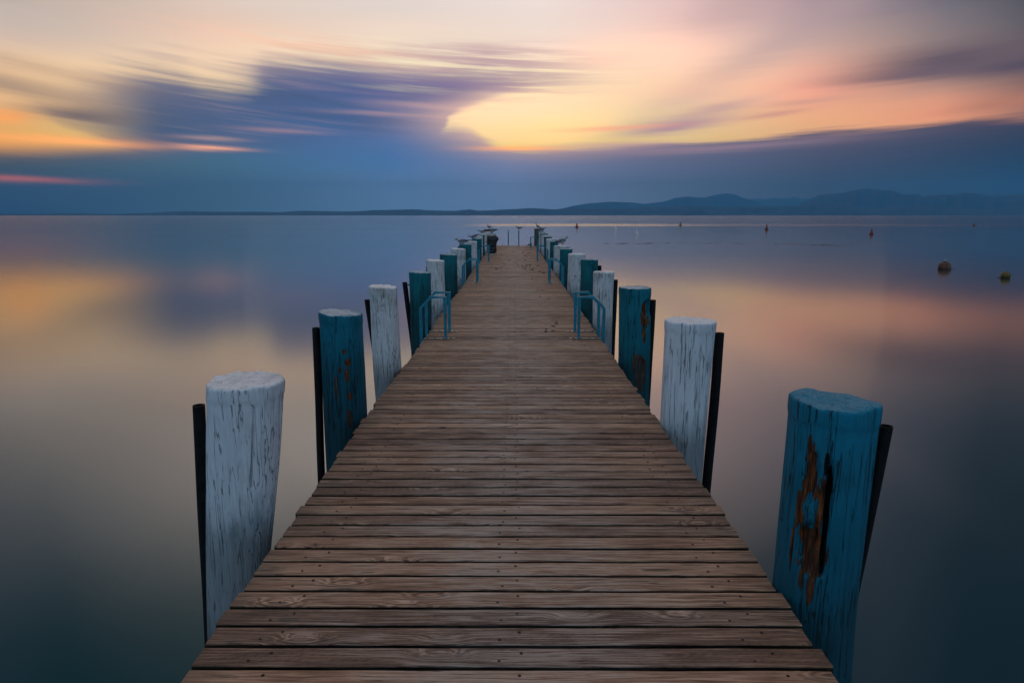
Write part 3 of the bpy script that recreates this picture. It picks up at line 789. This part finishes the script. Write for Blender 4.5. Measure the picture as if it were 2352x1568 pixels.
ladder('blue ladder rails on the left edge, nearest pair to the camera', -1, 8.83, 9.39, .895, 1.085, 1.215)
ladder('blue ladder rails on the left edge beside the sixth post', -1, 16.27, 16.83, .88, 1.08, 1.215)
ladder('blue ladder rails on the left edge just in front of the bin bag', -1, 23.75, 24.3, .875, 1.08, 1.215)
ladder('blue ladder rails on the right edge, nearest pair to the camera', 1, 8.84, 9.39, .853, 1.025, 1.178)
ladder('blue ladder rails on the right edge beside the sixth white post', 1, 16.23, 16.79, .86, 1.03, 1.178)
ladder('blue-grey ladder rails on the right edge, third from the camera', 1, 23.73, 24.28, .828, 1.02, 1.178)
ladder('small blue ladder rails at the far right corner of the pier', 1, 33.0, 33.5, .815, 1.0, 1.178)
t = empty('end_ladder', (0, yend, DZ)); props(t, 'two upright blue poles of the ladder at the far end of the pier', 'ladder')
for ex, hh_ in ((-.29, .79), (.265, .81)):
    bm = bmesh.new(); tube(bm, [(ex, .03, -1.7), (ex, .03, hh_-.05), (ex, .03, hh_-.015), (ex, .03, hh_)], [.030, .030, .024, .010], 14)
    link('pole', bm, m_rail, t)
for q in range(5):
    bm = bmesh.new(); tube(bm, [(-.27, .03, -.2-.3*q), (.25, .03, -.2-.3*q)], .016, 10); link('rung', bm, m_rail, t)

# ------------------------------------------------------------ bin bag on its stand
mb, k, bs = new_mat('black_bin_bag')
n = k.noise(objc(k), 9, 5, .6, .6)
k.set(bs.inputs['Base Color'], k.ramp(n, [(.35, (.008, .007, .009, 1)), (.7, (.030, .026, .030, 1))]))
bs.inputs['Roughness'].default_value = .36
bump(k, bs, n, .8, .03)
m_lid = flat('grey_lid_paint', (.30, .34, .34, 1), .5, 0, .2)
t = empty('litter_bin', (-.915, 28.7, DZ)); props(t, 'full black bin bag in a round stand on the left side of the pier', 'bin')
bm = bmesh.new(); rings = []
seg = 64; nz_ = 44
for q in range(nz_+1):
    h = q/nz_; z = .04+.74*h
    r0 = .185+.02*math.sin(h*math.pi)-.03*max(0, .08-h)*10
    r0 -= .022*math.exp(-((h-.16)/.03)**2)+.016*math.exp(-((h-.33)/.03)**2)
    ring = []
    for j in range(seg):
        a = 2*math.pi*j/seg; c_, s_ = math.cos(a), math.sin(a)
        rr = r0+.024*noise.noise(Vector((c_*2.2, s_*2.2, z*4)))+.012*noise.noise(Vector((c_*6, s_*6, z*9)))
        rr += .085*math.exp(-((h-.80)/.13)**2)*max(0, c_)**3
        if h > .94: rr -= (h-.94)*.9
        ring.append(bm.verts.new((rr*c_, rr*s_, z)))
    rings.append(ring)
for a, b in zip(rings, rings[1:]):
    for j in range(seg): bm.faces.new((a[j], a[(j+1) % seg], b[(j+1) % seg], b[j]))
bm.faces.new(rings[0][::-1]); bm.faces.new(rings[-1])
link('bag', bm, mb, t)
bm = bmesh.new(); lathe(bm, [(0, .03), (.20, .03), (.225, .022), (.23, .002), (0, .002)], 40); link('base_plate', bm, m_steel, t, autosmooth=40)
bm = bmesh.new(); lathe(bm, [(.205, .752), (.21, .76), (.205, .772), (.195, .76), (.205, .752)], 40); link('rim', bm, m_steel, t)
bm = bmesh.new(); lathe(bm, [(.0, .86), (.06, .852), (.12, .82), (.155, .785), (.155, .775), (0, .775)], 32, (.04, .02, 0)); link('lid', bm, m_lid, t)

# ------------------------------------------------------------ gulls
m_gw = flat('gull_white', (.30, .30, .32, 1), .8, 0, .12, 30, .15)
m_gg = flat('gull_grey', (.10, .115, .14, 1), .8, 0, .2, 30, .15)
m_gd = flat('gull_black', (.02, .02, .022, 1), .7, 0, .2, 30, 0)
m_gr = flat('gull_red', (.22, .03, .02, 1), .6, 0, .2, 30, 0)
def gull_parts():
    body = bmesh.new()
    # spine stations: x forward, z height, half width, half height, from tail to beak base
    st = [(-.205, .128, .006, .004), (-.17, .128, .022, .010), (-.12, .122, .036, .026), (-.06, .115, .052, .045), (0, .113, .060, .056), (.05, .122, .055, .055),
          (.085, .145, .040, .044), (.105, .170, .030, .034), (.118, .190, .029, .031), (.135, .198, .028, .028), (.155, .196, .018, .019), (.168, .192, .007, .008)]
    rings = []
    for i, (x, z, w_, h_) in enumerate(st):
        rings.append([body.verts.new((x, math.cos(2*math.pi*j/14)*w_, z+math.sin(2*math.pi*j/14)*h_*1.12)) for j in range(14)])
    for a, b in zip(rings, rings[1:]):
        for j in range(14): body.faces.new((a[j], b[j], b[(j+1) % 14], a[(j+1) % 14]))
    body.faces.new(rings[0]); body.faces.new(rings[-1][::-1])
    parts = [('body', body, m_gw)]
    for s in (-1, 1):
        w_ = bmesh.new()
        prof = [(.065, .140, .020), (.02, .150, .040), (-.05, .140, .042), (-.12, .130, .030), (-.18, .126, .016), (-.235, .128, .004)]
        top, bot, out_ = [], [], []
        for x, z, h_ in prof:
            yb = .050 if x > -.06 else .050*max(.25, (x+.26)/.2)
            top.append(w_.verts.new((x, s*yb*.45, z+h_*.75))); out_.append(w_.verts.new((x, s*(yb+.014), z+h_*.1))); bot.append(w_.verts.new((x, s*(yb+.004), z-h_*.65)))
        inn = [w_.verts.new((v.co.x, s*.012, v.co.z-.01)) for v in top]
        for i in range(len(prof)-1):
            for A, B in ((inn, top), (top, out_), (out_, bot), (bot, inn)):
                w_.faces.new((A[i], A[i+1], B[i+1], B[i]))
        w_.faces.new((inn[0], top[0], out_[0], bot[0])); w_.faces.new((inn[-1], top[-1], out_[-1], bot[-1]))
        for f in w_.faces:
            if sum(v.co.x for v in f.verts)/len(f.verts) < -.15: f.material_index = 1
        bmesh.ops.recalc_face_normals(w_, faces=w_.faces)
        parts.append(('wing', w_, [m_gg, m_gd]))
        l = bmesh.new(); tube(l, [(-.005, s*.022, .07), (.0, s*.022, .035), (-.003, s*.022, .004)], [.005, .0035, .003], 6)
        for a in (-.4, 0, .4): tube(l, [(-.003, s*.022, .004), (-.003+.03*math.cos(a), s*.022+.03*math.sin(a), .002)], [.003, .002], 5)
        parts.append(('leg', l, m_gr))
        e = bmesh.new(); bmesh.ops.create_icosphere(e, subdivisions=1, radius=.0045)
        bmesh.ops.translate(e, vec=(.145, s*.023, .203), verts=e.verts); parts.append(('eye', e, m_gd))
        e = bmesh.new(); bmesh.ops.create_icosphere(e, subdivisions=1, radius=.009)
        bmesh.ops.translate(e, vec=(.124, s*.0225, .198), verts=e.verts); parts.append(('ear_spot', e, m_gd))
    b_ = bmesh.new(); tube(b_, [(.162, 0, .193), (.185, 0, .189), (.198, 0, .184)], [.007, .005, .001], 8); parts.append(('beak', b_, m_gr))
    return parts
proto = empty('gull', (0, 0, 0)); pk = [link(n_, b_, m_, proto) for n_, b_, m_ in gull_parts()]
GG = 'gulls resting on the pier'
def place(o, label, x, y, z, deg, s=1.0, pitch=0.0):
    o.location = (x, y, z-.002); o.rotation_euler = (0, R(pitch), R(deg)); o.scale = (s, s, s)
    props(o, label, 'gull', GG)
spots = [
    ('grey gull sitting low on the eighth left post, facing left', -1.46, 19.6, 1.735, 172, 1.1, 6),
    ('gull leaning forward with its tail raised on the tenth left post', -1.42, 25.2, 1.715, 190, 1.05, 22),
    ('gull at the far left behind the row of posts, facing left', -1.40, 31.2, 1.74, 175, 1.05, 8),
    ('topmost gull on the brown pile at the far left', -1.30, 36.6, 1.865, 235, 1.05, 0),
    ('gull perched on top of the black bin bag', -.875, 28.72, DZ+.858, 172, 1.1, 0),
    ('gull standing on the right pole of the end ladder', .265, yend+.03, DZ+.812, 178, 1.05, 0),
    ('upright gull on the tall brown pile at the right end', 1.25, 36.9, 1.89, 140, 1.05, -22),
    ('white gull behind the pair on the right posts', 1.31, 34.0, 1.80, 60, 1.0, 0),
    ('plump pale gull on the greenish post at the right', 1.33, 32.2, 1.818, 30, 1.1, 0),
    ('gull on long legs on the flared white post, facing right', 1.40, 19.7, 1.742, 12, 1.12, -8),
    ('gull standing on the deck behind the far right rail', .87, 35.2, DZ+.003, 30, 1.0, -6)]
def copy_tree(o, parent=None):
    c_ = o.copy(); COL.objects.link(c_); c_.parent = parent
    for ch in [q for q in bpy.data.objects if q.parent == o and q is not c_]:
        if ch.name in COL.objects: pass
        copy_tree(ch, c_)
    return c_
for i, s_ in enumerate(spots):
    if i == 0: place(proto, *s_); continue
    r_ = proto.copy(); COL.objects.link(r_)
    for ch in pk:
        c_ = ch.copy(); COL.objects.link(c_); c_.parent = r_
    place(r_, *s_)

# ------------------------------------------------------------ buoys
def bmat(n, c_): return flat(n, c_, .55, 0, .3, 6)
m_bred, m_bwhite, m_byel = bmat('red_buoy', (.13, .012, .008, 1)), bmat('white_buoy', (.62, .62, .64, 1)), bmat('yellow_buoy', (.13, .08, .01, 1))
def cone(label, x, y, h, mat, top=False):
    t = empty('cone_buoy', (x, y, 0)); props(t, label, 'buoy', 'cone buoys out on the lake')
    s = h
    bm = bmesh.new(); lathe(bm, [(0, -.15*s), (.30*s, -.12*s), (.34*s, .04*s), (.33*s, .14*s), (.26*s, .22*s), (.15*s, .50*s), (.09*s, .78*s), (.04*s, .84*s), (0, .84*s)], 24)
    link('float_body', bm, mat, t, autosmooth=60)
    bm = bmesh.new()
    if top: lathe(bm, [(0, .82*s), (.04*s, .83*s), (.13*s, .90*s), (.13*s, 1.0*s), (.03*s, 1.02*s), (0, 1.02*s)], 16)
    else: lathe(bm, [(0, .82*s), (.04*s, .83*s), (.055*s, .88*s), (.05*s, .95*s), (0, 1.0*s)], 16)
    link('top_mark', bm, mat, t)
cone('red cone buoy close to the pier end, leftmost on the water', 13.3, 146, 1.05, m_bred)
cone('white cone buoy, the left and smaller of two white ones', 18.47, 125.7, .85, m_bwhite)
cone('white cone buoy, the right and nearer of two white ones', 17.36, 97.6, .72, m_bwhite)
cone('small yellow cone buoy between the white and red ones', 41.4, 172, 1.0, m_byel)
cone('red cone buoy with a wider top mark in the middle distance', 45.1, 123.5, .95, m_bred, True)
cone('red cone buoy, largest and nearest of the red ones', 48.6, 94.0, .84, m_bred)
cone('tiny yellow cone buoy far out at the right', 113.5, 171, .9, m_byel)

m_rust, k, bs = new_mat('rusty_buoy_paint')
n = k.noise(objc(k), 5, 5, .65)
k.set(bs.inputs['Base Color'], k.ramp(n, [(.35, (.05, .015, .008, 1)), (.5, (.10, .038, .018, 1)), (.66, (.15, .10, .045, 1))]))
bs.inputs['Roughness'].default_value = .7
m_rope = flat('wet_rope', (.05, .045, .04, 1), .8)
t = empty('mooring_buoy', (21.1, 33.6, 0)); props(t, 'rusty orange dome mooring buoy with a ring on top', 'buoy')
bm = bmesh.new(); lathe(bm, [(0, -.2), (.24, -.16), (.275, -.03), (.285, .05), (.285, .10), (.272, .12), (.268, .18), (.225, .27), (.15, .325), (.09, .345), (0, .345)], 36)
link('dome', bm, m_rust, t, autosmooth=50)
bm = bmesh.new(); lathe(bm, [(0, .372), (.07, .370), (.085, .36), (.085, .34), (0, .335)], 20); link('cap_plate', bm, m_black, t)
bm = bmesh.new()
tube(bm, [(-.02+.045*math.sin(a)+.035+.03*math.cos(a)*-1, 0, .43-.07*math.cos(a)) for a in [2*math.pi*q/20 for q in range(21)]], .011, 8); link('ring', bm, m_steel, t)
bm = bmesh.new(); tube(bm, [(.28, 0, .10), (.34, -.02, .04), (.42, -.04, .005), (.55, -.06, -.01), (.7, -.05, -.04)], .011, 8); link('rope', bm, m_rope, t)
t = empty('ball_buoy', (20.7, 28.8, 0)); props(t, 'yellow round buoy near the right edge of the picture', 'buoy')
bm = bmesh.new(); bmesh.ops.create_uvsphere(bm, u_segments=32, v_segments=20, radius=.178); bmesh.ops.translate(bm, vec=(0, 0, .10), verts=bm.verts)
link('ball', bm, m_byel, t)
bm = bmesh.new(); tube(bm, [(-.17, 0, .05), (-.22, -.02, .02), (-.32, -.03, .008), (-.42, -.03, -.01)], [.012, .018, .014, .01], 8); link('rope', bm, m_rope, t)

# ------------------------------------------------------------ dirt on the deck, a dark line on the lake
m_dirt = flat('dried_mud', (.012, .009, .007, 1), .9, 0, .5, 40)
def clump(bm, x, y, z, r, fl=.35):
    n0 = len(bm.verts)
    rr = bmesh.ops.create_icosphere(bm, subdivisions=2, radius=1)
    ang_ = random.uniform(0, 3.1); ax = random.uniform(1, 2.2)
    for v in rr['verts']:
        f = 1+.7*noise.noise(v.co*1.6+Vector((x*9, y*9, 0)))
        p = Vector((v.co.x*r*ax*f, v.co.y*r*f*.8, max(-.2, v.co.z)*r*fl*f))
        v.co = Matrix.Rotation(ang_, 3, 'Z') @ p + Vector((x, y, z))
bm = bmesh.new()
for (x0, x1, y0, y1, n_, r0, r1) in [(-.7, -.2, 20, 21.5, 9, .02, .05), (.25, .85, 19, 22.5, 16, .02, .06), (-.6, .6, 21, 27, 26, .012, .045), (.3, .8, 25, 35, 12, .02, .05), (-.7, .7, 27, 36, 24, .015, .04),
                                   (.3, .7, 9.2, 10.3, 6, .018, .035), (.45, .7, 12.5, 15, 4, .02, .04), (-.5, .5, 16, 20, 8, .01, .025)]:
    for q in range(n_):
        clump(bm, random.uniform(x0, x1), random.uniform(y0, y1), DZ+.003, random.uniform(r0, r1)*.75)
props(link('dirt', bm, m_dirt), 'dark crumbs of mud and droppings scattered on the deck', kind='stuff')
bm = bmesh.new()
for q in range(46):
    u = random.random(); clump(bm, 9+u*22+random.uniform(-1, 1), 63+random.uniform(-1.5, 1.5)+2*math.sin(u*5), .0, random.uniform(.06, .28), .05)  # dark, nearly flat lumps strung in a thin line on the water
props(link('dark_lump_line', bm, m_dirt), 'thin line of dark flat lumps on the lake', kind='stuff')
# a dry sprig stuck in the last board
bm = bmesh.new()
for dx_, dz_ in ((-.03, .16), (.02, .12), (.05, .08)): tube(bm, [(0, 0, 0), (dx_*.5, .01, dz_*.6), (dx_, 0, dz_)], [.005, .004, .002], 6)
props(link('dry_sprig', bm, m_dirt, loc=(-.6, yend-.1, DZ)), 'small dry sprig standing at the far end of the deck', 'twig')

cy = sc.cycles
world.cycles.sampling_method = 'MANUAL'; world.cycles.sample_map_resolution = 512
cy.use_denoising = True
cy.max_bounces = 6; cy.diffuse_bounces = 3; cy.glossy_bounces = 3; cy.volume_bounces = 1
cy.sample_clamp_indirect = 6
